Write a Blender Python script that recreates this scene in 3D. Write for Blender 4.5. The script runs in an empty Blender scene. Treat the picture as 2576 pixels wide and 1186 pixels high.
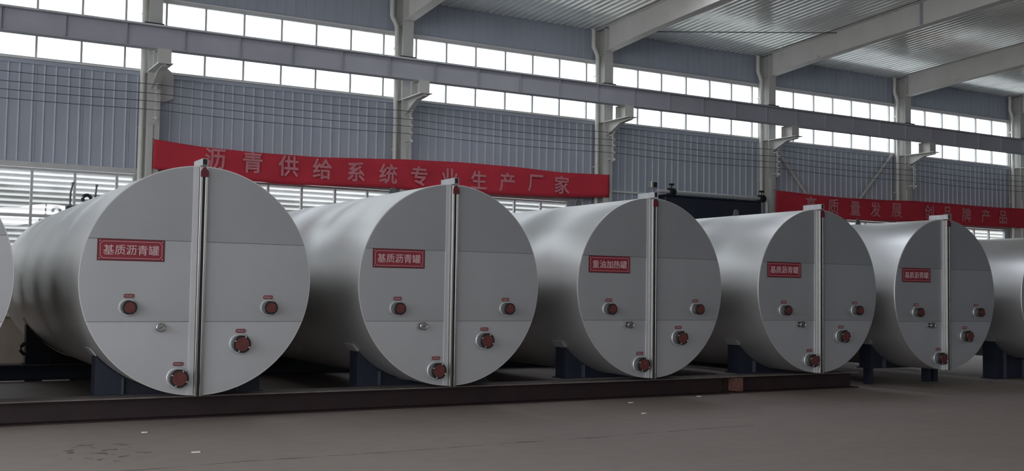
import bpy, bmesh, math, random
from mathutils import Matrix, Vector
random.seed(7)
PI = math.pi
SC = bpy.context.scene
COL = SC.collection

# ------------------------------------------------------------------ camera
F_PX, YAW, PITCH, ROLL, CAM_H = 2719.55, 0.525361, 0.0524595, 0.0140515, 1.64214
fwd = Vector((math.sin(YAW)*math.cos(PITCH), math.cos(YAW)*math.cos(PITCH), math.sin(PITCH)))
rgt0 = Vector((math.cos(YAW), -math.sin(YAW), 0))
up0 = rgt0.cross(fwd)
rgt = rgt0*math.cos(ROLL) + up0*math.sin(ROLL)
upv = -rgt0*math.sin(ROLL) + up0*math.cos(ROLL)
cd = bpy.data.cameras.new('camera'); cam = bpy.data.objects.new('camera', cd); COL.objects.link(cam)
cd.sensor_fit = 'HORIZONTAL'; cd.sensor_width = 36; cd.lens = F_PX/2576*36
cd.clip_start = .05; cd.clip_end = 500
m = Matrix.Identity(4)
for i in range(3):
    m[i][0], m[i][1], m[i][2] = rgt[i], upv[i], -fwd[i]
m[0][3], m[1][3], m[2][3] = 0, 0, CAM_H
cam.matrix_world = m
SC.camera = cam

# ------------------------------------------------------------------ sky, daylight, exposure
SKY = 3.6
w = bpy.data.worlds.new('overcast sky'); SC.world = w; w.use_nodes = True
nt = w.node_tree; nt.nodes.clear()
o_ = nt.nodes.new('ShaderNodeOutputWorld'); b_ = nt.nodes.new('ShaderNodeBackground')
tc = nt.nodes.new('ShaderNodeTexCoord'); sx = nt.nodes.new('ShaderNodeSeparateXYZ'); rp = nt.nodes.new('ShaderNodeValToRGB')
nt.links.new(tc.outputs['Generated'], sx.inputs[0]); nt.links.new(sx.outputs['Z'], rp.inputs[0])
rp.color_ramp.elements[0].position = 0.0; rp.color_ramp.elements[0].color = (.93, .945, .985, 1)
rp.color_ramp.elements[1].position = 0.9; rp.color_ramp.elements[1].color = (.80, .87, 1.0, 1)
nt.links.new(rp.outputs[0], b_.inputs[0]); b_.inputs[1].default_value = SKY
nt.links.new(b_.outputs[0], o_.inputs[0])
SC.view_settings.view_transform = 'Standard'; SC.view_settings.look = 'None'
SC.view_settings.gamma = 1; SC.view_settings.use_curve_mapping = False
SC.view_settings.exposure = 0.53
SC.cycles.max_bounces = 10; SC.cycles.diffuse_bounces = 6; SC.cycles.glossy_bounces = 4
SC.cycles.transparent_max_bounces = 12
SC.cycles.caustics_reflective = False; SC.cycles.caustics_refractive = False
SC.cycles.sample_clamp_indirect = 8.0

X0, X1, YF, YB = -10.5, 40.5, -46.0, 24.45     # the hall
def portal(name, loc, rot, sx_, sy_):
    """a daylight opening: lets the sky be sampled through the window or door it sits in"""
    l = bpy.data.lights.new(name, 'AREA'); l.shape = 'RECTANGLE'; l.size = sx_; l.size_y = sy_
    l.cycles.is_portal = True
    o = bpy.data.objects.new(name, l); COL.objects.link(o); o.location = loc; o.rotation_euler = rot
GABLE = [(-25.0, 11.0, .1, 8.6), (11.6, 23.8, .1, 4.6)]        # glazed, open left end: y from, y to, z from, z to
ADDED_SKYL = [(-9, -6, -40, -14)] + [(q, q+d, 16.0, 19.4) for q, d in ((5.2, .4), (8.2, .9), (11.6, 1.4), (15.0, 1.5))]  # unseen roof openings, added to light the tank tops and the floor
portal('daylight_upper_windows', ((X0+36)/2, YB+.12, 7.2), (-PI/2, 0, 0), 36-X0, 1.54)
portal('daylight_front_windows', ((X0+X1)/2, YF-.12, 7.2), (PI/2, 0, 0), X1-X0, 1.54)
for q in GABLE:
    portal('daylight_gable', (X0-.12, (q[0]+q[1])/2, (q[2]+q[3])/2), (0, -PI/2, 0), q[3]-q[2], q[1]-q[0])
for s in ADDED_SKYL:
    portal('daylight_added_skylight', ((s[0]+s[1])/2, (s[2]+s[3])/2, 11.2 if s[2] < 0 else 9.75), (0, 0, 0), s[1]-s[0], s[3]-s[2])

# ------------------------------------------------------------------ materials
def mat(name, col, rough=.6, metal=0., vary=.0, vscale=3., bump=0., bscale=20., rvary=0., stretch=None, spec=.5):
    mt = bpy.data.materials.new(name); mt.use_nodes = True
    n = mt.node_tree.nodes; L = mt.node_tree.links; p = n['Principled BSDF']
    p.inputs['Base Color'].default_value = (*col, 1); p.inputs['Roughness'].default_value = rough
    p.inputs['Metallic'].default_value = metal; p.inputs['Specular IOR Level'].default_value = spec
    if vary or bump or rvary:
        t = n.new('ShaderNodeTexCoord'); mp = n.new('ShaderNodeMapping'); L.new(t.outputs['Object'], mp.inputs[0])
        if stretch: mp.inputs['Scale'].default_value = stretch
        ns = n.new('ShaderNodeTexNoise'); ns.inputs['Scale'].default_value = vscale; ns.inputs['Detail'].default_value = 5
        L.new(mp.outputs[0], ns.inputs['Vector'])
        if vary:
            r = n.new('ShaderNodeValToRGB')
            r.color_ramp.elements[0].position = .3; r.color_ramp.elements[1].position = .7
            r.color_ramp.elements[0].color = (*[c*(1-vary) for c in col], 1)
            r.color_ramp.elements[1].color = (*[min(1, c*(1+vary)) for c in col], 1)
            L.new(ns.outputs['Fac'], r.inputs[0]); L.new(r.outputs[0], p.inputs['Base Color'])
        if rvary:
            mr = n.new('ShaderNodeMapRange'); mr.inputs['To Min'].default_value = rough-rvary; mr.inputs['To Max'].default_value = rough+rvary
            L.new(ns.outputs['Fac'], mr.inputs[0]); L.new(mr.outputs[0], p.inputs['Roughness'])
        if bump:
            nb = n.new('ShaderNodeTexNoise'); nb.inputs['Scale'].default_value = bscale; L.new(mp.outputs[0], nb.inputs['Vector'])
            bp = n.new('ShaderNodeBump'); bp.inputs['Strength'].default_value = bump; bp.inputs['Distance'].default_value = .02
            L.new(nb.outputs['Fac'], bp.inputs['Height']); L.new(bp.outputs[0], p.inputs['Normal'])
    return mt

M = {}
M['sheet'] = mat('aluminium cladding', (.66, .65, .635), .40, .82, .04, 1.3, .012, 2.2, .03)
for q, c in (('face', .44), ('face_upper', .37), ('face_lower', .52)):     # three plate tones, upper darkest and lower palest
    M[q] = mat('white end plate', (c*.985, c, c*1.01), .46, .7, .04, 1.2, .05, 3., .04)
M['seam'] = mat('dark seam line', (.12, .12, .125), .6, 0., .15, 9.)  # thin dark strips drawn along the plate laps
M['steel'] = mat('bright stainless', (.36, .35, .33), .27, 1., .06, 4.)
M['galv'] = mat('galvanised steel', (.56, .57, .57), .52, .7, .12, 14.)
M['oldsteel'] = mat('weathered steel', (.16, .16, .16), .6, .5, .2, 9.)
M['dark'] = mat('dark recess', (.012, .012, .013), .7, 0., .2, 8.)
M['navy'] = mat('navy paint', (.0085, .0125, .024), .55, 0., .25, 4.)
M['gusset'] = mat('lit navy paint', (.05, .055, .075), .6, 0., .2, 5.)  # lighter navy: the light caught by the gussets is put into the colour
M['black'] = mat('black flange', (.012, .012, .012), .5, .2, .2, 12.)
M['rust'] = mat('red oxide cover', (.105, .024, .019), .6, 0., .25, 14.)
M['maroon'] = mat('maroon pointer', (.10, .012, .02), .5, 0., .1, 6.)
M['signred'] = mat('red sign enamel', (.21, .015, .028), .38, 0., .08, 3.)
M['label'] = mat('dark red label', (.13, .012, .02), .45, 0., .08, 3.)
M['signedge'] = mat('dark red sign edge', (.07, .008, .012), .45, 0., .08, 3.)
M['signpale'] = mat('pale pink lettering', (.52, .37, .37), .5, 0., .06, 9.)
M['banner'] = mat('red banner cloth', (.46, .024, .042), .85, 0., .10, 1.6, .1, 6.)
M['bannertext'] = mat('faded pink banner print', (.50, .18, .20), .85, 0., .12, 5.)
M['wall'] = mat('blue grey wall sheet', (.36, .39, .45), .48, 0., .05, .7)
M['rib'] = mat('pale sheet ribs', (.57, .60, .63), .5, 0., .05, 2.)
M['plinth'] = mat('tan plaster', (.45, .38, .31), .9, 0., .12, 3.)
M['ceil'] = mat('white ribbed roof sheet', (.90, .905, .86), .20, .42, .05, .8, rvary=.03, spec=1.0)
M['ceil'].node_tree.nodes['Principled BSDF'].inputs['Coat Weight'].default_value = .8; M['ceil'].node_tree.nodes['Principled BSDF'].inputs['Coat Roughness'].default_value = .12; M['ceil'].node_tree.nodes['Principled BSDF'].inputs['Coat IOR'].default_value = 1.8
M['column'] = mat('beige grey column paint', (.50, .49, .46), .55, 0., .06, 1.5)
M['paint'] = mat('beige grey frame paint', (.66, .64, .60), .55, 0., .06, 1.5)
M['girder'] = mat('grey girder paint', (.41, .41, .45), .5, 0., .06, 1.4)
M['pipe'] = mat('off white pipe', (.64, .63, .58), .45, 0., .05, 3.)
M['frame'] = mat('window frame aluminium', (.50, .50, .49), .45, .2, .06, 3.)
M['trim'] = mat('pale trim', (.66, .65, .63), .45, 0., .06, 2.)
M['redrail'] = mat('dark red oxide beam', (.017, .0065, .0065), .6, 0., .35, 3.)
M['dusty'] = mat('dusty steel', (.15, .125, .115), .85, 0., .25, 5.)
M['rusty'] = mat('bare rust', (.13, .055, .042), .85, 0., .4, 18.)
M['concrete'] = mat('outside concrete', (.55, .54, .52), .9, 0., .15, .6)
M['neigh'] = mat('neighbour cladding', (.52, .49, .45), .6, 0., .04, .5)
M['groove_shade'] = mat('shade between cladding slats', (.27, .255, .24), .8, 0., .1, 2.)  # darker strips paint in the shade between the slats
M['wire'] = mat('dull copper wire', (.10, .10, .11), .5, .4, .1, 5.)
M['insul'] = mat('white porcelain', (.55, .54, .52), .35, 0., .1, 20.)
M['beige'] = mat('beige sheeting', (.56, .52, .50), .8, 0., .08, 3.)
M['paper'] = mat('white scrap', (.75, .73, .70), .8, 0., .1, 30.)
M['dial'] = mat('dial face', (.60, .61, .60), .35, 0., .06, 30.)

def glass(name, wave, ior):
    mt = bpy.data.materials.new(name); mt.use_nodes = True
    n = mt.node_tree.nodes; L = mt.node_tree.links; n.clear()
    out = n.new('ShaderNodeOutputMaterial'); mx = n.new('ShaderNodeMixShader')
    tr = n.new('ShaderNodeBsdfTransparent'); tr.inputs[0].default_value = (.86, .90, .88, 1)
    gl = n.new('ShaderNodeBsdfGlossy'); gl.inputs['Roughness'].default_value = .015
    fr = n.new('ShaderNodeFresnel'); fr.inputs['IOR'].default_value = ior
    t = n.new('ShaderNodeTexCoord'); ns = n.new('ShaderNodeTexNoise'); ns.inputs['Scale'].default_value = 1.1; ns.inputs['Detail'].default_value = 1
    bp = n.new('ShaderNodeBump'); bp.inputs['Strength'].default_value = wave; bp.inputs['Distance'].default_value = .02
    L.new(t.outputs['Object'], ns.inputs['Vector']); L.new(ns.outputs['Fac'], bp.inputs['Height']); L.new(bp.outputs[0], gl.inputs['Normal'])
    L.new(fr.outputs[0], mx.inputs[0]); L.new(tr.outputs[0], mx.inputs[1]); L.new(gl.outputs[0], mx.inputs[2]); L.new(mx.outputs[0], out.inputs[0])
    return mt
M['glass'] = glass('window glass', .25, 2.4)
M['glass_upper'] = glass('clear window glass', .1, 1.45)

def floor_mat():
    mt = bpy.data.materials.new('worn concrete floor'); mt.use_nodes = True
    n = mt.node_tree.nodes; L = mt.node_tree.links; p = n['Principled BSDF']
    def N(t, **k):
        q = n.new(t)
        for a, v in k.items(): setattr(q, a, v)
        return q
    def math_(op, a, b=None, c=None):
        q = N('ShaderNodeMath', operation=op)
        for i, v in enumerate((a, b, c)):
            if v is None: continue
            if isinstance(v, (int, float)): q.inputs[i].default_value = v
            else: L.new(v, q.inputs[i])
        return q.outputs[0]
    t = N('ShaderNodeTexCoord'); xyz = N('ShaderNodeSeparateXYZ'); L.new(t.outputs['Object'], xyz.inputs[0])
    big = N('ShaderNodeTexNoise'); big.inputs['Scale'].default_value = .35; big.inputs['Detail'].default_value = 6; L.new(t.outputs['Object'], big.inputs['Vector'])
    fine = N('ShaderNodeTexNoise'); fine.inputs['Scale'].default_value = 4.; fine.inputs['Detail'].default_value = 8; L.new(t.outputs['Object'], fine.inputs['Vector'])
    mixv = math_('ADD', math_('MULTIPLY', big.outputs['Fac'], .6), math_('MULTIPLY', fine.outputs['Fac'], .4))
    r = N('ShaderNodeValToRGB'); L.new(mixv, r.inputs[0])
    r.color_ramp.elements[0].position = .35; r.color_ramp.elements[0].color = (.30, .253, .226, 1)
    r.color_ramp.elements[1].position = .65; r.color_ramp.elements[1].color = (.36, .305, .27, 1)
    # wandering saw-cut joint along the row of tanks
    wob = N('ShaderNodeTexNoise', noise_dimensions='1D'); wob.inputs['Scale'].default_value = .5; wob.inputs['Detail'].default_value = 6
    L.new(xyz.outputs['X'], wob.inputs['W'])
    line = math_('ADD', math_('MULTIPLY', wob.outputs['Fac'], .34), math_('MULTIPLY_ADD', xyz.outputs['X'], .028, 9.93))
    dist = math_('ABSOLUTE', math_('SUBTRACT', xyz.outputs['Y'], line))
    brk = N('ShaderNodeTexNoise', noise_dimensions='1D'); brk.inputs['Scale'].default_value = 2.2; brk.inputs['Detail'].default_value = 4; L.new(xyz.outputs['X'], brk.inputs['W'])
    wid = math_('MULTIPLY', math_('MAXIMUM', math_('SUBTRACT', brk.outputs['Fac'], .34), .0), .06)
    crack = math_('MULTIPLY', math_('LESS_THAN', dist, wid), math_('LESS_THAN', xyz.outputs['X'], 9.6))
    # dark scuffs
    sc = N('ShaderNodeTexNoise'); sc.inputs['Scale'].default_value = 7.; sc.inputs['Detail'].default_value = 3; L.new(t.outputs['Object'], sc.inputs['Vector'])
    dx = math_('MULTIPLY', math_('SUBTRACT', xyz.outputs['X'], 1.95), 2.2); dy = math_('MULTIPLY', math_('SUBTRACT', xyz.outputs['Y'], 11.35), 1.5)
    rad = math_('SQRT', math_('ADD', math_('MULTIPLY', dx, dx), math_('MULTIPLY', dy, dy)))
    scuff = math_('MULTIPLY', math_('LESS_THAN', rad, 1.), math_('GREATER_THAN', sc.outputs['Fac'], .60))
    dark = math_('MAXIMUM', crack, math_('MULTIPLY', scuff, .7))
    mx = N('ShaderNodeMix', data_type='RGBA'); L.new(dark, mx.inputs[0]); L.new(r.outputs[0], mx.inputs[6]); mx.inputs[7].default_value = (.06, .05, .045, 1)
    L.new(mx.outputs[2], p.inputs['Base Color'])
    p.inputs['Roughness'].default_value = .62; p.inputs['Specular IOR Level'].default_value = .35
    bp = N('ShaderNodeBump'); bp.inputs['Strength'].default_value = .08; bp.inputs['Distance'].default_value = .01
    L.new(fine.outputs['Fac'], bp.inputs['Height']); L.new(bp.outputs[0], p.inputs['Normal'])
    return mt
M['floor'] = floor_mat()

# ------------------------------------------------------------------ mesh helpers
class MB:
    def __init__(s): s.v = []; s.f = []; s.m = []
    def add(s, vs, fs, mi=0):
        b = len(s.v); s.v += [tuple(q) for q in vs]; s.f += [tuple(b+i for i in f) for f in fs]; s.m += [mi]*len(fs); return s
    def box(s, x0, x1, y0, y1, z0, z1, mi=0):
        return s.add([(x0,y0,z0),(x1,y0,z0),(x1,y1,z0),(x0,y1,z0),(x0,y0,z1),(x1,y0,z1),(x1,y1,z1),(x0,y1,z1)],
                     [(0,3,2,1),(4,5,6,7),(0,1,5,4),(1,2,6,5),(2,3,7,6),(3,0,4,7)], mi)
    def prism(s, poly, axis, a, b, mi=0):
        """extrude a 2-D polygon along an axis ('x': poly in y,z  'y': poly in x,z  'z': poly in x,y)"""
        f = {'x': lambda p, t: (t, p[0], p[1]), 'y': lambda p, t: (p[0], t, p[1]), 'z': lambda p, t: (p[0], p[1], t)}[axis]
        n = len(poly); vs = [f(p, a) for p in poly] + [f(p, b) for p in poly]
        return s.add(vs, [tuple(range(n)), tuple(range(2*n-1, n-1, -1))] + [(i, i+n, (i+1) % n+n, (i+1) % n) for i in range(n)], mi)
    def lathe(s, prof, c=(0,0,0), axis='y', n=32, mi=0, cap0=True):
        """prof: (radius, distance along the axis)"""
        vs = []
        for r, t in prof:
            for k in range(n):
                a = 2*PI*k/n; u, v = r*math.cos(a), r*math.sin(a)
                vs.append((c[0]+u, c[1]+t, c[2]+v) if axis == 'y' else (c[0]+u, c[1]+v, c[2]+t) if axis == 'z' else (c[0]+t, c[1]+u, c[2]+v))
        fs = []
        for j in range(len(prof)-1):
            for k in range(n):
                k2 = (k+1) % n; fs.append((j*n+k, j*n+k2, (j+1)*n+k2, (j+1)*n+k))
        if cap0 and prof[0][0] > 1e-6: fs.append(tuple(range(n)))
        if prof[-1][0] > 1e-6: fs.append(tuple((len(prof)-1)*n+k for k in range(n)))
        return s.add(vs, fs, mi)
    def tube(s, pts, r, n=10, mi=0):
        pts = [Vector(p) for p in pts]; vs = []
        up = Vector((0, 0, 1))
        for i, p in enumerate(pts):
            d = (pts[min(i+1, len(pts)-1)] - pts[max(i-1, 0)]).normalized()
            q = up if abs(d.dot(up)) < .95 else Vector((1, 0, 0))
            a = d.cross(q).normalized(); b = a.cross(d)
            vs += [p + a*r*math.cos(2*PI*k/n) + b*r*math.sin(2*PI*k/n) for k in range(n)]
        fs = [(j*n+k, j*n+(k+1) % n, (j+1)*n+(k+1) % n, (j+1)*n+k) for j in range(len(pts)-1) for k in range(n)]
        fs += [tuple(range(n)), tuple((len(pts)-1)*n+k for k in range(n))]
        return s.add(vs, fs, mi)
    def build(s, name, mats, parent=None, smooth=0., bevel=0., merge=True):
        me = bpy.data.meshes.new(name); me.from_pydata(s.v, [], s.f)
        if not isinstance(mats, (list, tuple)): mats = [mats]
        for q in mats: me.materials.append(q)
        me.polygons.foreach_set('material_index', s.m)
        bm = bmesh.new(); bm.from_mesh(me)
        if merge: bmesh.ops.remove_doubles(bm, verts=bm.verts, dist=1e-5)
        bmesh.ops.recalc_face_normals(bm, faces=bm.faces)
        if bevel:
            es = [e for e in bm.edges if len(e.link_faces) == 2 and e.calc_face_angle() > .6]
            bmesh.ops.bevel(bm, geom=es, offset=bevel, segments=1, affect='EDGES', clamp_overlap=True)
        bm.to_mesh(me); bm.free()
        if smooth:
            for p in me.polygons: p.use_smooth = True
            me.set_sharp_from_angle(angle=smooth)
        o = bpy.data.objects.new(name, me); COL.objects.link(o)
        if parent: o.parent = parent
        return o

def tag(o, label=None, cat=None, group=None, kind=None):
    if label: o['label'] = label
    if cat: o['category'] = cat
    if group: o['group'] = group
    if kind: o['kind'] = kind
    return o
def empty(name, loc=(0, 0, 0), **k):
    o = bpy.data.objects.new(name, None); COL.objects.link(o); o.location = loc; o.empty_display_size = .2
    return tag(o, **k)
KIDS = {}
def copy_tree(o, parent=None):
    c = o.copy(); COL.objects.link(c)
    if parent: c.parent = parent
    for ch in list(o.children): copy_tree(ch, c)
    return c

def text_polys(s, size, depth, bold=0.):
    vs, fs = text_outline(s, size, depth)
    if not bold or not vs: return vs, fs
    V = []; Fc = []
    for i, (du, dw) in enumerate(((-1, 0), (1, 0), (0, -1), (0, 1), (-.7, -.7), (.7, .7), (-.7, .7), (.7, -.7))):
        b = len(V); V += [(u+du*bold, v-.0004*i, q+dw*bold) for u, v, q in vs]; Fc += [tuple(b+k for k in f) for f in fs]
    return V, Fc
def text_outline(s, size, depth):
    """vertices and faces of a line of lettering, centred, standing in the x-z plane and read from -y"""
    cu = bpy.data.curves.new('lettering', 'FONT'); cu.body = s; cu.size = size; cu.extrude = depth/2
    cu.align_x = 'CENTER'; cu.align_y = 'CENTER'; cu.resolution_u = 2
    t = bpy.data.objects.new('lettering', cu); COL.objects.link(t)
    dg = bpy.context.evaluated_depsgraph_get(); dg.update()
    me = bpy.data.meshes.new_from_object(t.evaluated_get(dg))
    vs = [v.co.copy() for v in me.vertices]; fs = [tuple(p.vertices) for p in me.polygons]
    bpy.data.objects.remove(t); bpy.data.meshes.remove(me); bpy.data.curves.remove(cu)
    if not vs: return [], []
    cx = (min(v.x for v in vs)+max(v.x for v in vs))/2; cy = (min(v.y for v in vs)+max(v.y for v in vs))/2
    return [(v.x-cx, -v.z, v.y-cy) for v in vs], fs

# ================================================================== THE HALL
WT = .12
mb = MB()                                                          # floor
mb.box(X0, X1, YF, YB+WT, -.15, 0); tag(mb.build('floor', M['floor']), kind='structure')
mb = MB(); mb.box(-70, 110, -100, 120, -.30, -.152); tag(mb.build('ground_outside', M['concrete']), kind='structure')

COLS = [4.89 + 5.985*k for k in range(6)]
def zc(Y): return 8.93 + .06*(24.3-Y) if Y > -11 else 8.93 + .06*(35.3) - .06*(-11-Y)
# rear long wall: three bands of ribbed sheet round the window strips
UP0, UP1, LO0, LO1 = 6.43, 7.97, 1.10, 4.05
WALLEND = 36.0
mb = MB()
mb.box(X0, X1, YB, YB+WT, 8.02, 8.97)
mb.box(X0, WALLEND, YB, YB+WT, 4.16, 6.38); mb.box(WALLEND, X1, YB, YB+WT, 0, 8.02)
mb.box(COLS[2]-.62, COLS[3]+.14, YB, YB+WT, 1.0, 4.16)
x = X0 + .1; k = 0
while x < X1:
    xx = x + .012*math.sin(k*2.3)
    for (za, zb) in ((8.10, 8.95), (4.22, 6.36)):
        d_ = .026 if za < 6 else .010; mb.prism([(xx-.017, YB+.002), (xx-.010, YB-d_), (xx+.010, YB-d_), (xx+.017, YB+.002)], 'z', za, zb, 1 if za < 6 else 0)
    if COLS[2]-.5 < xx < COLS[3]: mb.prism([(xx-.017, YB+.002), (xx-.010, YB-.026), (xx+.010, YB-.026), (xx+.017, YB+.002)], 'z', 1.0, 4.16, 1)
    if k % 4 == 3:
        for (za, zb) in ((8.10, 8.95), (4.22, 6.36)):
            mb.box(xx+.055, xx+.075, YB-.012, YB+.002, za, zb)
    x += .235; k += 1
tag(mb.build('wall_back', [M['wall'], M['rib']], merge=False), kind='structure')
mb = MB(); mb.box(X0, WALLEND, YB, YB+WT+.1, 0, 1.0); tag(mb.build('wall_back_plinth', M['plinth']), kind='structure')
# other walls
mb = MB()
mb.box(X0, X1, YF-WT, YF, 0, 6.43); mb.box(X0, X1, YF-WT, YF, 7.97, 8.95); tag(mb.build('wall_front', M['wall']), kind='structure')
mb = MB(); mb.prism([(YF, 0), (YB+WT, 0), (YB+WT, 8.9), (-11, zc(-10.99)), (YF, zc(YF))], 'x', X1, X1+WT); tag(mb.build('wall_right', M['wall']), kind='structure')
mb = MB(); g0, g1 = GABLE
mb.prism([(YF, 0), (g0[0], 0), (g0[0], zc(g0[0])), (YF, zc(YF))], 'x', X0-WT, X0)
mb.box(X0-WT, X0, g0[0], g0[1], 0, g0[2]); mb.box(X0-WT, X0, g0[1], g1[0], 0, 8.6); mb.box(X0-WT, X0, g1[0], g1[1], 0, g1[2]); mb.box(X0-WT, X0, g1[0], g1[1], g1[3], 8.6); mb.box(X0-WT, X0, g1[1], YB+WT, 0, 8.6)
mb.prism([(g0[0], 8.6), (YB+WT, 8.6), (YB+WT, 8.9), (-11, zc(-10.99)), (g0[0], zc(g0[0]))], 'x', X0-WT, X0)
tag(mb.build('wall_left', M['wall'], merge=False), kind='structure')
# ribbed roof lining, in strips that leave the added skylights open
mb = MB()
def roof_quad(xa, xb, ya, yb):
    for (p, q) in ((max(ya, -11), yb), (ya, min(yb, -11))):
        if q-p < 1e-6: continue
        za, zb = zc(p+1e-6), zc(q) if q > -11 else zc(q)
        if p == -11: za = zc(-10.999)
        if q == -11: zb = zc(-10.999)
        mb.add([(xa,p,za),(xb,p,za),(xb,q,zb),(xa,q,zb),(xa,p,za+.1),(xb,p,za+.1),(xb,q,zb+.1),(xa,q,zb+.1)],
               [(0,1,2,3),(7,6,5,4),(0,4,5,1),(1,5,6,2),(2,6,7,3),(3,7,4,0)])
xs_ = sorted({X0-WT, X1+WT} | {v for s in ADDED_SKYL for v in s[:2]})
for a, b in zip(xs_[:-1], xs_[1:]):
    hole = [s for s in ADDED_SKYL if s[0] <= a and b <= s[1]]
    if hole:
        roof_quad(a, b, hole[0][3], YB+WT); roof_quad(a, b, YF-WT, hole[0][2])
    else: roof_quad(a, b, YF-WT, YB+WT)
k = 0; x = 3.0
while x < X1:
    ya, yb = 2.0, 24.42
    hs = [q for q in ADDED_SKYL if q[2] > 0 and q[0]-.05 < x < q[1]+.05]
    if hs: ya = hs[0][3]
    prof = ((-.045, .003), (-.018, -.028), (.018, -.028), (.045, .003))
    vs = [(x+u, ya, zc(ya)+v) for u, v in prof] + [(x+u, yb, zc(yb)+v) for u, v in prof]
    mb.add(vs, [(0,1,5,4),(1,2,6,5),(2,3,7,6),(0,3,2,1),(4,5,6,7)])
    x += .2; k += 1
tag(mb.build('ceiling', M['ceil'], merge=False), kind='structure')

# neighbouring hall seen through the lower windows
nb = empty('neighbouring_building', (10, 32, -.15), label='pale neighbouring hall with horizontally ribbed cladding seen through the lower windows', cat='building')
mb = MB(); mb.box(-30, 50, .04, 6, 0, 7.2)
z = .1
while z < 7.05:
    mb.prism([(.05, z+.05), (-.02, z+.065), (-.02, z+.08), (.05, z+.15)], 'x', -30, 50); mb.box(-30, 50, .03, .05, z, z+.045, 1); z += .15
mb.build('wall', [M['neigh'], M['groove_shade']], nb, merge=False)
mb = MB(); mb.box(-30.2, 50.2, -.15, 6.2, 7.2, 7.35); mb.build('eaves', M['frame'], nb)

# windows: one per bay, upper strip and lower window
UPM = [-8.6,-7.74,-6.88,-6.02,-5.16,-4.3,-3.44,-2.58,-1.72,-.86,0,.86,1.72,2.58,3.47,4.36,5.22,6.09,6.97,7.86,8.71,9.59,10.45,11.33,12.18,13.03,13.91,14.75,15.6,16.48,17.35,18.23,19.07,19.97,20.86,21.7,22.52,23.37,24.22,25.09,25.93,26.77,27.63,28.53,29.4,30.29,31.17,32.05,32.94,33.81,34.7,35.5]
wn = 0
def window(xa, xb, za, zb, mull, hor=(), fw=.045):
    global wn
    wn += 1
    r = empty('window_%d' % wn, ((xa+xb)/2, YB+.03, za), kind='structure'); cx = (xa+xb)/2; W = xb-xa; H = zb-za
    mb = MB()
    mb.box(-W/2, W/2, -.03, .05, 0, .05); mb.box(-W/2, W/2, -.03, .05, H-.05, H)
    mb.box(-W/2, -W/2+.05, -.03, .05, .05, H-.05); mb.box(W/2-.05, W/2, -.03, .05, .05, H-.05)
    for q in mull:
        if xa+.08 < q < xb-.08: mb.box(q-cx-fw/2, q-cx+fw/2, -.02, .05, .05, H-.05)
    for h in hor: mb.box(-W/2+.05, W/2-.05, -.022, .052, h-za-.03, h-za+.03)
    mb.build('frame', M['frame'], r, merge=False)
    mb = MB(); mb.add([(-W/2+.02, .02, .02), (W/2-.02, .02, .02), (W/2-.02, .02, H-.02), (-W/2+.02, .02, H-.02)], [(0, 1, 2, 3)])
    mb.build('pane', M['glass'] if za < 5 else M['glass_upper'], r)
edges = [X0, -1.10] + COLS + [WALLEND]
for a, b in zip(edges[:-1], edges[1:]):
    window(a, b, UP0-.05, UP1+.05, UPM)
LOWM = {0: [2.59-.845*k for k in range(1, 5)]+[2.59, 3.43, 4.28], 1: [5.95, 6.79, 7.63, 8.44, 9.27, 10.1], 2: [11.75, 12.58, 13.41, 14.25, 15.06],
        4: [24.0, 24.85, 25.7, 26.55, 27.4, 28.2], 5: [29.5, 30.3, 31.15, 32.0, 32.81, 33.61]}
for k, (xa, xb) in {0: (-1.1, 4.66), 1: (5.12, 10.73), 2: (11.1, 15.92), 4: (23.1, 28.6), 5: (29.1, 34.5)}.items():
    window(xa, xb, LO0-.05, LO1+.05, LOWM[k], (2.1, 3.10), .05)
mb = MB()                                                          # wall pieces between the lower windows
spans = [(X0, -1.1), (4.66, 5.12), (10.73, 11.1), (15.92, COLS[2]-.62), (COLS[3]+.14, 23.1), (28.6, 29.1), (34.5, WALLEND)]
for a, b in spans: mb.box(a, b, YB, YB+WT, 1.0, 4.16)
tag(mb.build('wall_back_piers', M['wall']), kind='structure')
# long trims, and one strip of shade for the gap under the roof
def trim(i, y0, y1, z0, z1, m_, xa=X0, xb=WALLEND):
    mb = MB(); mb.box(xa, xb, y0, y1, z0, z1); tag(mb.build('trim_or_gap_shade_%d' % i, m_), kind='structure')
trim(1, YB-.06, YB+.0, 8.02, 8.055, M['trim']); trim(2, YB-.03, YB, 7.985, 8.02, M['frame'])
trim(3, YB-.07, YB, 6.36, 6.395, M['trim']); trim(4, YB-.045, YB, 6.27, 6.355, M['wall'])
trim(5, YB-.06, YB, 4.105, 4.215, M['frame'], X0, COLS[2]-.5); trim(6, YB-.06, YB, 4.105, 4.215, M['frame'], COLS[3]+.14, WALLEND)
trim(7, YB-.07, YB, 1.0, 1.06, M['trim'])
trim(8, YB-.05, YB, 4.45, 4.50, M['trim'], COLS[2]+.16, COLS[3]-.16)
trim(9, YB-.035, YB+.01, 8.925, 8.975, M['dark'], X0, X1)  # dark strip stands in for the dark gap between wall and roof

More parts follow.
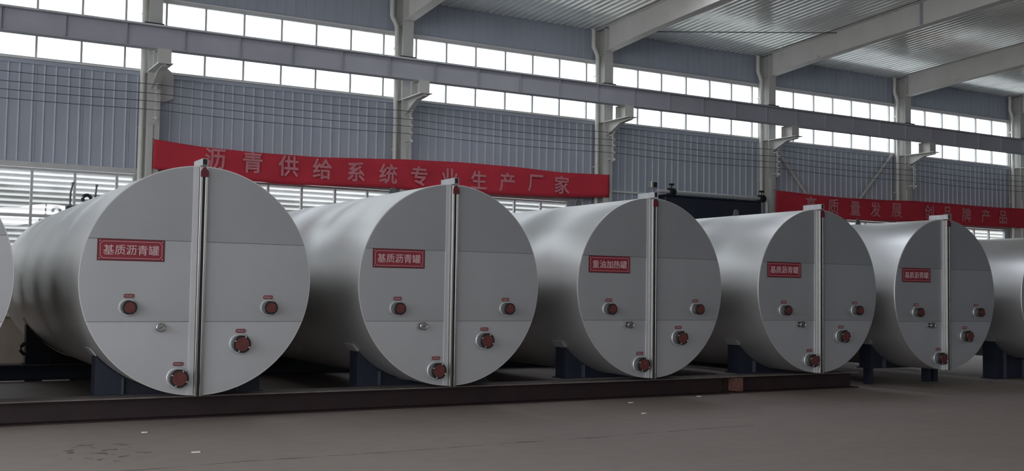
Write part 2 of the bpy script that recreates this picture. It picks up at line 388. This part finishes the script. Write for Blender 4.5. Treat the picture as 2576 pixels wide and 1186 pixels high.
# ------------------------------------------------------------------ steel columns with crane corbels
clab = ['beige steel column at the start of the long red banner', 'beige steel column behind the middle of the long red banner',
        'beige steel column at the end of the long red banner', 'beige steel column at the start of the second red banner',
        'beige steel column behind the middle of the second red banner', 'beige steel column farthest down the wall']
YC = 23.95
for k, X in enumerate(COLS):
    r = empty('steel_column', (X, YC, 0), label=clab[k], cat='column', group='steel columns along the wall', kind='structure')
    mb = MB(); mb.box(-.14, .14, 0, .016, .02, 8.86); mb.box(-.14, .14, .43, .446, .02, 8.86); mb.box(-.006, .006, .016, .43, .02, 8.86)
    for z in (3.2, 6.30, 8.2): mb.box(-.13, .13, .016, .43, z-.008, z+.008)
    mb.build('shaft', M['column'], r, merge=False)
    mb = MB(); mb.box(-.2, .2, -.05, .49, 0, .02); mb.build('base_plate', M['column'], r)
    mb = MB(); mb.prism([(0, 5.93), (0, 6.29), (-1.06, 6.287), (-1.06, 6.25), (-.66, 6.215)], 'x', -.008, .008)
    mb.box(-.15, .15, -1.10, 0, 6.285, 6.305); mb.prism([(0, 5.918), (0, 5.93), (-.66, 6.215), (-1.06, 6.25), (-1.06, 6.238), (-.66, 6.203)], 'x', -.07, .07)
    mb.build('corbel', M['column'], r, merge=False)
    mb = MB(); mb.box(-.008, .008, -.95, -.53, 6.306, 6.618); mb.box(-.14, .14, -.96, -.945, 6.306, 6.618); mb.box(-.14, .14, -.535, -.52, 6.306, 6.618); mb.box(-.15, .15, -.97, -.51, 6.618, 6.628)
    mb.build('girder_seat', M['column'], r, merge=False)
    mb = MB(); mb.box(-.26, .15, -.14, 0, 7.22, 7.34); mb.build('tie_plate', M['dark'], r)
    mb = MB(); mb.box(-.13, .0, -.05, 0, .03, 5.15); mb.build('cable_trunking', M['column'], r, bevel=.006)
    # rainwater pipe
    d = empty('downpipe', (X-.19, 24.22, 0), label='off-white downpipe on the ' + clab[k].replace('beige ', ''), cat='pipe', group='downpipes beside the columns')
    mb = MB(); mb.tube([(0, 0, .05), (0, 0, 4.0), (0, 0, 8.13)], .055, 14); mb.build('pipe', M['pipe'], d, .8)
    mb = MB(); mb.tube([(0, 0, 8.12), (-.015, 0, 8.17), (-.06, 0, 8.26), (-.12, 0, 8.35), (-.135, 0, 8.41), (-.135, 0, 8.86)], .057, 14); mb.build('offset_bend', M['pipe'], d, .8)
    for z in (2.2, 5.1, 7.6):
        mb = MB(); mb.lathe([(.058, -.02), (.066, -.02), (.066, .02), (.058, .02)], (0, 0, z), 'z', 14); mb.box(-.015, .015, .05, .17, z-.015, z+.015); mb.build('bracket', M['pipe'], d, .6)
    # insulators that carry the bare crane conductors
    mb = MB(); bz = Vector((0, 0, 5.2))
    mb.box(-.02, .02, -.24, -.20, -.02, .79)
    for z in (.08, .72): mb.box(-.02, .02, -.22, -.001, z-.02, z+.02)
    br = mb.build('conductor_bracket', M['column'], r); br.location = bz
    for z in (.77, .575, .405, .225, .045):
        mb = MB(); mb.lathe([(.012, -.33), (.034, -.32), (.038, -.30), (.026, -.285), (.038, -.27), (.03, -.245), (.012, -.24)], (0, 0, z), 'y', 12); mb.build('insulator', M['insul'], br, .8)

# rafters
for k, X in enumerate(COLS):
    if k == 0: continue
    lab = ['', 'tapered beige roof beam above the middle of the long red banner, cut by the picture top', 'tapered beige roof beam above the end of the long red banner',
           'tapered beige roof beam above the start of the second red banner', 'tapered beige roof beam above the middle of the second red banner', 'last tapered roof beam down the hall, barely in view'][k]
    r = empty('roof_beam', (X, 0, 0), label=lab, cat='roof beam', group='roof beams over the hall', kind='structure')
    top = lambda Y: zc(Y) - .03
    bot = lambda Y: 8.26 + .16*(23.94-Y)/(23.94-22.05) if Y > 22.05 else 8.42 + .058*(22.05-Y)
    mb = MB()
    ys = [23.94, 22.05, 18.5, 10.0, -10.9]
    for a, b in zip(ys[:-1], ys[1:]):
        mb.add([(-.006, a, bot(a)), (.006, a, bot(a)), (.006, b, bot(b)), (-.006, b, bot(b)), (-.006, a, top(a)), (.006, a, top(a)), (.006, b, top(b)), (-.006, b, top(b))],
               [(0,1,2,3),(4,5,6,7),(0,3,7,4),(1,2,6,5),(0,1,5,4),(3,2,6,7)])
    mb.build('web', M['paint'], r, merge=False)
    for nm, f0, th in (('bottom_flange', bot, .014), ('top_flange', top, -.014)):
        mb = MB()
        for a, b in zip(ys[:-1], ys[1:]):
            mb.add([(-.13, a, f0(a)-th), (.13, a, f0(a)-th), (.13, b, f0(b)-th), (-.13, b, f0(b)-th), (-.13, a, f0(a)), (.13, a, f0(a)), (.13, b, f0(b)), (-.13, b, f0(b))],
                   [(0,1,2,3),(4,5,6,7),(0,3,7,4),(1,2,6,5),(0,1,5,4),(3,2,6,7)])
        mb.build(nm, M['paint'], r)
    for Y in (22.05, 18.5):
        mb = MB(); mb.box(-.11, .11, Y-.014, Y+.014, bot(Y)+(.002 if Y == 18.5 else 0), top(Y)-.01 if Y == 18.5 else bot(Y)+.09); mb.build('splice_plate', M['girder'] if Y == 18.5 else M['paint'], r)

# crane girder
g = empty('crane_girder', (0, 23.2, 6.63), label='long grey crane runway girder crossing in front of the upper windows', cat='girder')
mb = MB(); mb.box(-10.3, 40.3, -.006, .006, .012, .46); mb.build('web', M['girder'], g)
mb = MB(); mb.box(-10.3, 40.3, -.13, .13, 0, .012); mb.build('bottom_flange', M['girder'], g)
mb = MB(); mb.box(-10.3, 40.3, -.15, .15, .46, .474); mb.build('top_flange', M['girder'], g)
mb = MB(); mb.box(-10.3, 40.3, -.03, .03, .474, .53); mb.build('crane_rail', M['galv'], g)
for j in range(-11, 31):
    X = 2.97 + 1.181*j
    mb = MB(); mb.box(X-.006, X+.006, -.07, -.006, .012, .46); mb.build('stiffener', M['girder'], g)

# crane conductor wires
def zs(X, z): 
    t = ((X - COLS[0]) / 5.985) % 1
    return z - .05*4*t*(1-t)
for nm, z in (('topmost of the four', 5.97), ('second from the top of the four', 5.775), ('third from the top of the four', 5.605), ('lowest of the four', 5.425)):
    mb = MB(); mb.tube([(-7 + .4*i, YC-.335, zs(-7+.4*i, z)) for i in range(121)], .008, 6)
    tag(mb.build('conductor_wire', M['wire'], None, .8), nm + ' bare crane wires strung along the wall', 'wire', 'bare crane wires')

# beige flap beside the first column, bracing, roof rods
mb = MB(); mb.prism([(5.06, 6.52), (5.26, 6.48), (5.36, 6.40), (5.40, 6.30), (5.40, 5.82), (5.14, 5.69), (5.05, 5.9)], 'y', 24.36, 24.42)
tag(mb.build('wall_patch_sheet', M['beige'], None, 0, .008), 'beige patch of sheeting on the wall beside the column by the long banner', 'sheet')
br = empty('wall_brace', ((COLS[3]+COLS[4])/2, 24.345, 3.6), label='crossed round steel braces on the wall above the second red banner', cat='brace')
hx = 2.992-.34
for sg in (-1, 1):
    mb = MB(); mb.tube([(-hx, 0, sg*2.72), (hx, 0, -sg*2.72)], .05, 14); mb.build('brace_bar', M['column'], br, .8)
mb = MB(); mb.box(-.2, .2, -.012, .012, -.2, .2); mb.build('crossing_plate', M['column'], br)
mb = MB(); mb.tube([(16.95, 22.33, 8.47), (22.78, 21.35, 9.02)], .012, 8)
tag(mb.build('roof_tie_rod', M['wire'], None, .8), 'thin dark tie rod between two roof beams under the ribbed ceiling', 'rod')
r = empty('hanging_rod', (22.45, 23.15, 8.6), label='pale thin rod hanging beside the beam above the second banner', cat='rod')
mb = MB(); mb.tube([(0, .10, .0), (0, .05, .16)], .02, 8); mb.build('sleeve', M['pipe'], r, .8)
mb = MB(); mb.tube([(0, .05, .16), (0, -.05, .385)], .009, 8); mb.build('rod', M['pipe'], r, .8)

# ------------------------------------------------------------------ red banners
def poly_at(pts, X):
    for (a, za), (b, zb) in zip(pts[:-1], pts[1:]):
        if X <= b or b == pts[-1][0]:
            t = max(0, min(1, (X-a)/(b-a))); t2 = t
            return za + (zb-za)*t2
def banner(label, top, bot, chars, zsize, xs, zs_):
    r = empty('banner', (top[0][0], 23.86, 4.4), label=label, cat='banner', group='red slogan banners'); ox, oy, oz = r.location
    mb = MB(); n = 160; vs = []; fs = []
    for i in range(n+1):
        X = top[0][0] + (top[-1][0]-top[0][0])*i/n
        zt, zb = poly_at(top, X), poly_at(bot, X)
        for j in range(7):
            t = j/6; dy = .014*math.sin(X*1.7+t*2.2) + .008*math.sin(X*4.1-t*3)
            vs.append((X-ox, dy, zb+(zt-zb)*t-oz))
    for i in range(n):
        for j in range(6): fs.append((i*7+j, (i+1)*7+j, (i+1)*7+j+1, i*7+j+1))
    mb.add(vs, fs); c = mb.build('cloth', M['banner'], r, 1.2)
    so = c.modifiers.new('thickness', 'SOLIDIFY'); so.thickness = .004; so.offset = 1
    for ch, X, Z in zip(chars, xs, zs_):
        vs, fs = text_polys(ch, zsize, .004, .011)
        mb = MB(); mb.add([(X-ox+u*.97, v-.031, Z-oz+q) for u, v, q in vs], fs); mb.build('character', M['bannertext'], r, merge=False)
    for (X, s) in ((top[0][0], -1), (top[-1][0], 1)):
        mb = MB(); mb.tube([(X-ox, 0, poly_at(top, X)-oz), (X-ox+s*.02, .04, poly_at(top, X)-oz+.015), (X-ox+s*.02, .085, poly_at(top, X)-oz+.02)], .006, 6); mb.build('tie_cord', M['dark'], r)
banner('long red banner with twelve large pink characters hung high behind the first tanks',
       [(4.9, 4.82), (5.9, 4.74), (7.1, 4.71), (8.6, 4.71), (9.8, 4.77), (10.7, 4.82), (12.2, 4.86), (13.9, 4.86), (15.4, 4.81), (16.84, 4.85)],
       [(4.9, 4.19), (6.2, 4.09), (7.7, 4.03), (8.6, 4.05), (10.0, 4.10), (11.5, 4.09), (14.0, 4.12), (15.7, 4.18), (16.84, 4.24)],
       '沥青供给系统专业生产厂家', .50, [6.22, 7.06, 7.89, 8.7, 9.54, 10.36, 11.18, 12.01, 12.83, 13.65, 14.5, 15.31],
       [4.49, 4.47, 4.45, 4.44, 4.43, 4.44, 4.44, 4.46, 4.45, 4.45, 4.47, 4.48])
banner('shorter red banner with faint pink characters hung behind the far tanks',
       [(22.92, 4.79), (24.4, 4.75), (25.9, 4.73), (27.7, 4.76), (29.0, 4.81), (31.0, 4.81), (33.1, 4.81), (35.0, 4.85)],
       [(22.92, 4.10), (24.4, 4.07), (25.7, 4.06), (27.5, 4.09), (28.7, 4.12), (31.4, 4.12), (33.1, 4.14), (35.0, 4.16)],
       '高质量发展创品牌产品', .50, [24.32, 25.27, 26.23, 27.14, 28.12, 29.68, 30.59, 31.56, 32.56, 33.5],
       [4.44, 4.43, 4.42, 4.43, 4.45, 4.48, 4.47, 4.47, 4.47, 4.48])

# ================================================================== THE TANKS
ZC, R, LEN = 1.735, 1.40, 9.6            # axis height, radius, length; a tank's origin is on the floor under its front face
def arc_band(za, zb, r, n=48):
    """outline of the slice of a disc between two heights (x, z)"""
    a0, a1 = math.asin(max(-1, za/r)), math.asin(min(1, zb/r)); pts = []
    for i in range(n+1): a = a0+(a1-a0)*i/n; pts.append((r*math.cos(a), r*math.sin(a)))
    for i in range(n+1): a = a1+(a0-a1)*i/n; pts.append((-r*math.cos(a), r*math.sin(a)))
    out = []
    for p in pts:
        if not out or (abs(p[0]-out[-1][0])+abs(p[1]-out[-1][1])) > 1e-5: out.append(p)
    if abs(out[0][0]-out[-1][0])+abs(out[0][1]-out[-1][1]) < 1e-5: out.pop()
    return out
def sign_plate(t, text):
    s = MB(); s.box(-.385, .385, -.012, -.009, -.13, .13); p = s.build('sign_plate', M['signedge'], t, bevel=.002); p.location = (-.82, -.002, ZC+.343)
    s = MB(); s.box(-.372, .372, -.0145, -.012, -.117, .117); s.build('red_panel', M['signred'], p)
    s = MB(); x, z, w_ = .352, .099, .005
    c = .03
    loop = [(-x+c, -z), (x-c, -z), (x, -z+c), (x, z-c), (x-c, z), (-x+c, z), (-x, z-c), (-x, -z+c)]
    for a, b in zip(loop, loop[1:]+loop[:1]):
        d = Vector((b[0]-a[0], b[1]-a[1])).normalized()*w_/2; nn = Vector((-d.y, d.x))
        s.prism([(a[0]-nn.x, a[1]-nn.y), (b[0]-nn.x, b[1]-nn.y), (b[0]+nn.x, b[1]+nn.y), (a[0]+nn.x, a[1]+nn.y)], 'y', -.0155, -.014)
    s.build('border_line', M['signpale'], p, merge=False)
    s = MB()
    for i, ch in enumerate(text):
        vs, fs = text_polys(ch, .128, .002, .0008)
        s.add([(u + (i-2)*.1285, v-.0155, q) for u, v, q in vs], fs)
    s.build('lettering', M['signpale'], p, merge=False)
    s = MB()
    for sx_ in (-1, 1):
        for sz_ in (-1, 1): s.lathe([(.007, -.0155), (.005, -.019), (.0001, -.020)], (sx_*.358, 0, sz_*.104), 'y', 10)
    s.build('screws', M['galv'], p)
    return p
def small_label(t, x, z, text):
    s = MB(); c = .012; a, b = .062, .0235
    s.prism([(-a+c, -b), (a-c, -b), (a, -b+c), (a, b-c), (a-c, b), (-a+c, b), (-a, b-c), (-a, -b+c)], 'y', -.004, 0)
    p = s.build('pipe_label', M['label'], t); p.location = (x, -.0125, ZC+z)
    s = MB(); vs, fs = text_polys(text, .030, .001); wd = max(v[0] for v in vs)*2; k = .108/wd
    s.add([(u*k, v-.0046, q) for u, v, q in vs], fs); s.build('lettering', M['signpale'], p, merge=False)
def nozzle(t, x, z, rc, rf, big):
    p_ = MB(); p_.lathe([(rc, 0), (rc, -.014), (rc*.95, -.022), (rc*.80, -.022), (rc*.76, -.012)], (0, 0, 0), 'y', 36)
    p = p_.build('pipe_nozzle', M['galv'], t, .6); p.location = (x, -.011, ZC+z)
    s = MB(); s.lathe([(rc*.77, -.004), (rc*.74, -.060), (rf*.70, -.064), (rf*.70, -.104)], (0, 0, 0), 'y', 36); s.build('neck', M['oldsteel'], p, .6)
    s = MB(); s.lathe([(.02, -.098), (rf, -.098), (rf, -.126), (rf*.985, -.128), (rf*.8, -.128)], (0, 0, 0), 'y', 36); s.build('flange', M['black'], p, .6)
    s = MB(); s.lathe([(rf*.78, -.128), (rf*.76, -.135), (.0001, -.136)], (0, 0, 0), 'y', 30); s.build('cover', M['rust'], p, .5)
    for i in range(4):
        a = PI/4 + i*PI/2 + .35
        s = MB(); s.lathe([(.009, -.128), (.009, -.140), (.005, -.143), (.0001, -.143)], (rf*.87*math.cos(a), 0, rf*.87*math.sin(a)), 'y', 8); s.build('bolt', M['galv'] if big else M['black'], p)
def saddle(t, y, z0, hw, gusset=True, bottom=None):
    """navy steel cradle under the tank, top cut to the shell"""
    zt = ZC - math.sqrt((R+.012)**2 - hw**2) if hw < R else ZC
    arc = [(hw*math.cos(a), 0) for a in ()]
    pts = [(-hw, z0), (hw, z0)]; n = 28; a1 = math.acos(hw/(R+.012))
    for i in range(n+1):
        a = -a1 - (PI-2*a1)*i/n; pts.append(((R+.012)*math.cos(a), ZC+(R+.012)*math.sin(a)))
    s = MB(); s.prism(pts, 'y', y, y+.02); s.prism(pts, 'y', y+.26, y+.28)
    s.box(-hw-.04, hw+.04, y-.03, y+.31, z0, z0+.016)
    s.box(-hw, -hw+.016, y+.02, y+.26, z0+.016, zt-.01); s.box(hw-.016, hw, y+.02, y+.26, z0+.016, zt-.01)
    p = s.build('saddle', M['navy'], t, merge=False)
    for gx in (-hw*.69, 0, hw*.69):
        zz = ZC - math.sqrt((R+.012)**2-gx**2)
        if zz - z0 < .05: continue
        s = MB(); s.box(gx-.01, gx+.01, y-.07, y, z0+.016, zz-.02) if gusset else s.box(gx-.01, gx+.01, y+.02, y+.26, z0+.016, zz-.02); s.build('gusset', M['gusset'], p)
    for sgn in (-1, 1):
        s = MB(); a = -PI/2 + sgn*(PI/2-a1); a2 = a+sgn*.09
        q = [((R+.004)*math.cos(u), ZC+(R+.004)*math.sin(u)) for u in (a, a2)] + [((R+.016)*math.cos(u), ZC+(R+.016)*math.sin(u)) for u in (a2, a)]
        s.prism(q, 'y', y-.02, y+.30); s.build('wear_plate', M['galv'], p)
    return p

def make_tank():
    t = empty('storage_tank')
    s = MB()                                                        # cladding: lapped rings of sheet
    prof = [(R-.012, -.004), (R, -.004), (R+.003, .004)]
    y = 0.0; k = 0
    while y < LEN-.2:
        y2 = min(LEN, y+1.0); r_ = R + (.0015 if k % 2 == 0 else 0)
        prof += [(r_, y+.006), (r_, y2-.001)]; y = y2; k += 1
    prof += [(R-.012, LEN)]
    s.lathe(prof, (0, 0, ZC), 'y', 128, cap0=False); s.build('shell', M['sheet'], t, .35)
    s = MB(); D = {0: -.003, 1: -.007, 2: -.011}
    for i, (za, zb) in enumerate(((-R+.001, -.50), (-.506, .475), (.469, R-.001))):
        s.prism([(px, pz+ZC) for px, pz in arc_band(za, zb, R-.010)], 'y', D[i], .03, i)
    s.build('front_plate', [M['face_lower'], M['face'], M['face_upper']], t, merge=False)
    s = MB()
    for zz, yy in ((-.503, -.0085), (.472, -.0125)):
        hw = math.sqrt((R-.012)**2-zz**2); s.box(-hw, hw, yy, .0, ZC+zz-.0045, ZC+zz+.0015)
    s.build('plate_seam', M['seam'], t)
    s = MB(); s.prism([(-.122, -.004), (-.120, -.0155), (-.10, -.017), (-.07, -.018), (-.052, -.018), (-.05, -.004)], 'z', ZC-R+.012, ZC+R-.015)   # level gauge and its guide
    g_ = s.build('level_gauge', M['face_lower'], t)
    s = MB(); s.box(-.048, -.019, -.072, -.004, ZC-R-.005, ZC+R-.02); s.build('guide_rail', M['steel'], g_, bevel=.002)
    s = MB(); s.box(.014, .046, -.072, -.004, ZC-R-.005, ZC+R-.02); s.build('guide_rail', M['steel'], g_, bevel=.002)
    s = MB(); s.box(-.019, .014, -.058, -.004, ZC-R, ZC+R-.02); s.build('slot_shade', M['dark'], g_)  # solid dark fill stands in for the shade between the rails
    s = MB(); s.prism([(-.048, ZC+1.265), (.048, ZC+1.265), (.048, ZC+1.335), (.004, ZC+1.388), (-.004, ZC+1.388), (-.048, ZC+1.335)], 'y', -.088, -.073); s.build('pointer', M['maroon'], g_)
    s = MB(); a, b, c, d = -.033, .034, ZC+1.405, ZC+1.49
    s.box(a, b, -.085, .34, c, c+.006); s.box(a, b, -.085, .34, d-.006, d); s.box(a, a+.006, -.085, .34, c+.006, d-.006); s.box(b-.006, b, -.085, .34, c+.006, d-.006)
    arm = s.build('top_arm', M['galv'], t, merge=False)
    s = MB(); s.box(a+.006, b-.006, -.078, -.07, c+.006, d-.006); s.build('tube_end_shade', M['dark'], arm)  # dark plate stands in for the shade inside the open tube
    nozzle(t, -.84, -.335, .108, .083, False); nozzle(t, .86, -.33, .108, .083, False)
    nozzle(t, .505, -.78, .132, .108, True); nozzle(t, -.243, -1.183, .132, .110, True)
    small_label(t, -.83, -.20, '导热油进口'); small_label(t, .853, -.20, '导热油出口')
    small_label(t, .515, -.62, '沥青进口'); small_label(t, -.235, -1.015, '沥青出口')
    s = MB(); s.lathe([(.046, 0), (.046, -.012), (.026, -.016), (.026, -.050), (.050, -.052), (.054, -.058), (.054, -.090), (.047, -.094), (.044, -.090)], (0, 0, 0), 'y', 30)
    th = s.build('thermometer', M['steel'], t, .6); th.location = (-.47, -.011, ZC-.573)
    s = MB(); s.lathe([(.044, -.088), (.0001, -.0885)], (0, 0, 0), 'y', 24); s.build('dial', M['dial'], th)
    s = MB(); s.prism([(-.022, -.012), (-.018, -.017), (.024, .012), (.020, .016)], 'y', -.091, -.0895); s.build('needle', M['dark'], th)
    s = MB(); s.prism([(-.07, ZC+R-.005), (.07, ZC+R-.005), (.05, ZC+R+.10), (.02, ZC+R+.125), (-.02, ZC+R+.125), (-.05, ZC+R+.10)], 'y', 2.09, 2.11)
    s.prism([(-.09, ZC+R-.005), (.09, ZC+R-.005), (.09, ZC+R+.008), (-.09, ZC+R+.008)], 'y', 2.0, 2.2); s.build('lifting_lug', M['oldsteel'], t, merge=False)
    return t
tank = make_tank()
RZ = .285                                                            # top of the beam the tanks rest on
base = [('storage_tank', tank)]
POS = [(3.345, 13.36, .0), (6.851, 13.46, .0), (10.357, 13.49, .008), (13.897, 13.43, .004), (17.148, 13.408, -.02), (-.13, 13.40, .0), (20.66, 13.42, .0)]
LAB = ['white-ended tank below the start of the long banner, with a black hook vent on top',
       'white-ended tank whose top arm overlaps the middle characters of the long banner',
       'white-ended tank with the heavy-oil heating sign, unlike all its neighbours',
       'white-ended tank under the first characters of the second red banner',
       'white-ended tank raised on short posts beyond the end of the dark rail',
       'tank showing only a curved slice of white end plate at the picture edge',
       'smaller silver tank at the far end of the row, cut off by the picture edge']
TANKS = []
# plain copies are taken before the signs and cradles go on
TANKS = [tank] + [copy_tree(tank) for _ in range(6)]
for i, (t, (x, y, dz), lb) in enumerate(zip(TANKS, POS, LAB)):
    t.location = (x, y, dz); tag(t, lb, 'tank', 'storage tanks in a row')
sp = sign_plate(tank, '基质沥青罐')
for i in (1, 3, 4, 5, 6): copy_tree(sp, TANKS[i])
sign_plate(TANKS[2], '重油加热罐')
sa = saddle(tank, .86, RZ, 1.04); sb = saddle(tank, 6.98, RZ, 1.19)
for i in (1, 2, 3, 5): copy_tree(sa, TANKS[i]); copy_tree(sb, TANKS[i])
# the tank on short posts
t = TANKS[4]; s1 = saddle(t, .86, RZ+.04, 1.04); s2 = saddle(t, 6.98, RZ+.04, 1.19)
for y in (.86, 6.98):
    for x in (-.97, .66, .86):
        s = MB(); s.box(x-.05, x+.05, y+.05, y+.2, .02, RZ+.04); s.build('post', M['navy'], t)
# the small far tank: narrower shell, cradles straight on the floor
t = TANKS[6]; t.scale = (.9, 1, .9); t.location.z = .11
saddle(t, .86, -.11/.9, 1.0); saddle(t, 6.98, -.11/.9, 1.1)
# vents on the rear top of the first tank
s = MB(); s.lathe([(.26, -.02), (.26, .05), (.24, .06), (.0001, .06)], (-.10, 9.05, ZC+R), 'z', 28); s.build('manhole_cover', M['black'], tank, .6)
s = MB(); c0 = (.02, 9.0, ZC+R+.06)
pts = [(c0[0]+.075, c0[1], c0[2]-.04), (c0[0]+.075, c0[1], c0[2]+.12)] + [(c0[0]+.075*math.cos(a), c0[1], c0[2]+.14+.085*math.sin(a)) for a in [PI*i/12 for i in range(13)]] + [(c0[0]-.078, c0[1], c0[2]+.10)]
s.tube(pts, .033, 12); s.build('gooseneck_vent', M['black'], tank, .8)
for q in ([(-.24, 9.3, ZC+R-.04), (-.245, 9.3, ZC+R+.2), (-.24, 9.3, ZC+R+.34), (-.20, 9.3, ZC+R+.53)], [(.19, 9.2, ZC+R-.04), (.20, 9.2, ZC+R+.25), (.225, 9.2, ZC+R+.5)]):
    s = MB(); s.tube(q, .018, 10); s.lathe([(.026, -.02), (.026, .02)], q[-1], 'z', 10); s.build('vent_rod', M['oldsteel'], tank, .8)
s = MB(); s.tube([(-1.21, 6.9, .66), (-1.27, 6.9, .60), (-1.28, 6.9, .53), (-1.23, 6.9, .47), (-1.17, 6.9, .48)], .03, 10); s.build('tie_down_hook', M['navy'], tank, .8)

# ------------------------------------------------------------------ beams the tanks stand on
def hbeam(name, xa, xb, y, wd, h, m_, **k):
    r = empty(name, ((xa+xb)/2, y, 0), **k); L = xb-xa; 
    s = MB(); s.box(-L/2, L/2, 0, wd, 0, .018); s.build('bottom_flange', m_, r, bevel=.003)
    s = MB(); s.box(-L/2, L/2, 0, wd, h-.018, h); s.build('top_flange', M['dusty'], r, bevel=.003)
    s = MB(); s.box(-L/2, L/2, wd/2-.008, wd/2+.008, .018, h-.018); s.build('web', M['redrail'] if m_ is M['redrail'] else m_, r)
    return r
hbeam('support_beam', -10, 12.28, 13.86, .42, RZ, M['redrail'], label='long dark red steel beam on the floor under the front of the first tanks', cat='beam', group='floor beams under the tanks', kind='thing')
r = hbeam('support_beam', 12.34, 15.38, 13.90, .42, RZ, M['redrail'], label='short end length of dark red floor beam under the tank before the raised one', cat='beam', group='floor beams under the tanks', kind='thing')
s = MB(); s.box(-1.40, -1.26, -.006, .2, .03, RZ-.03); s.build('splice_plate', M['rusty'], r)
for x in (-1.38, -1.28):
    for z in (.08, .2):
        s = MB(); s.lathe([(.014, -.006), (.014, -.02), (.0001, -.022)], (x, 0, z), 'y', 8); s.build('bolt', M['rusty'], r)
hbeam('support_beam', -10, 15.3, 20.24, .46, RZ, M['navy'], label='dark navy floor beam under the rear of the tanks', cat='beam', group='floor beams under the tanks', kind='thing')

for x0_, x1_, lb in ((1.0, 2.14, 'pale thin batten against the rear navy beam, half out of the picture'), (2.42, 2.86, 'short pale batten against the rear navy beam, beside the other batten')):
    s = MB(); s.box(0, x1_-x0_, -.03, 0, 0, .022); o = s.build('wood_batten', M['trim'], bevel=.003); o.location = (x0_, 20.23, 0); tag(o, lb, 'batten', 'battens by the rear beam')

# ------------------------------------------------------------------ dark machine against the wall
e = empty('heating_unit', (20.0, 23.22, 0), label='dark navy heating unit with pipes against the wall between the two banners', cat='machine')
s = MB(); s.box(-1.75, 1.75, .0, .6, .1, 4.32); s.build('casing', M['navy'], e, bevel=.02)
s = MB(); s.box(-1.8, 1.8, -.05, .65, 4.32, 4.36); s.build('lid', M['navy'], e)
s = MB(); s.tube([(-2.0, -.02, 4.43), (1.82, -.02, 4.43)], .05, 14); s.build('top_pipe', M['galv'], e, .8)
for x in (-1.55, 1.72):
    s = MB(); s.lathe([(.06, -.09), (.11, -.09), (.11, -.05), (.07, -.045), (.07, .045), (.11, .05), (.11, .09), (.06, .09)], (x, -.02, 4.43), 'x', 16)
    v = s.build('valve', M['black'], e, .6)
    s = MB(); s.tube([(x, -.02, 4.48), (x, -.02, 4.62)], .015, 8); s.box(x-.05, x+.05, -.07, .03, 4.61, 4.66); s.build('actuator', M['black'], v)
s = MB(); s.tube([(-2.0, -.02, 4.43), (-2.05, -.02, 4.40), (-2.06, -.02, 4.30), (-2.06, -.02, .0)], .05, 12); s.build('feed_pipe', M['girder'], e, .8)
s = MB(); s.tube([(1.82, -.02, 4.43), (1.9, -.02, 4.40), (1.92, -.02, 4.28), (1.92, -.02, .0)], .05, 12); s.build('return_pipe', M['girder'], e, .8)
for x in (-1.3, 1.3):
    s = MB(); s.box(x-.1, x+.1, .05, .55, 0, .1); s.build('foot', M['navy'], e)
e = empty('sensor_post', (17.95, 23.4, 0), label='thin post with a small black box beside the dark heating unit', cat='post')
s = MB(); s.tube([(0, 0, 0), (0, 0, 5.05)], .02, 10); s.build('mast', M['girder'], e, .8)
s = MB(); s.box(-.10, .10, -.08, .08, 4.52, 4.70); s.build('housing', M['galv'], e, bevel=.01)
s = MB(); s.box(-.03, .09, -.095, -.08, 4.54, 4.68); s.build('black_panel', M['black'], e)
s = MB(); s.box(-.14, .14, -.14, .14, 0, .015); s.build('base_plate', M['girder'], e)

# ------------------------------------------------------------------ scraps on the floor
for (x, y, sz, lb) in ((2.61, 12.72, .05, 'tiny white scrap on the floor in front of the tank with the hook vent'), (2.77, 10.99, .05, 'white scrap lying nearest the floor crack'),
                       (9.82, 13.3, .06, 'white scrap close to the dark red beam below the heavy-oil tank'), (9.12, 12.04, .045, 'small pale scrap farther out on the floor from the heavy-oil tank'),
                       (11.49, 13.70, .05, 'white scrap against the dark red beam beside the rusty joint')):
    s = MB(); n = 7; pts = [(sz*(.7+.5*random.random())*math.cos(2*PI*i/n), .6*sz*(.7+.5*random.random())*math.sin(2*PI*i/n)) for i in range(n)]
    s.prism(pts, 'z', 0, .008); o = s.build('paper_scrap', M['paper']); o.location = (x, y, .0); tag(o, lb, 'scrap', 'white scraps on the floor')
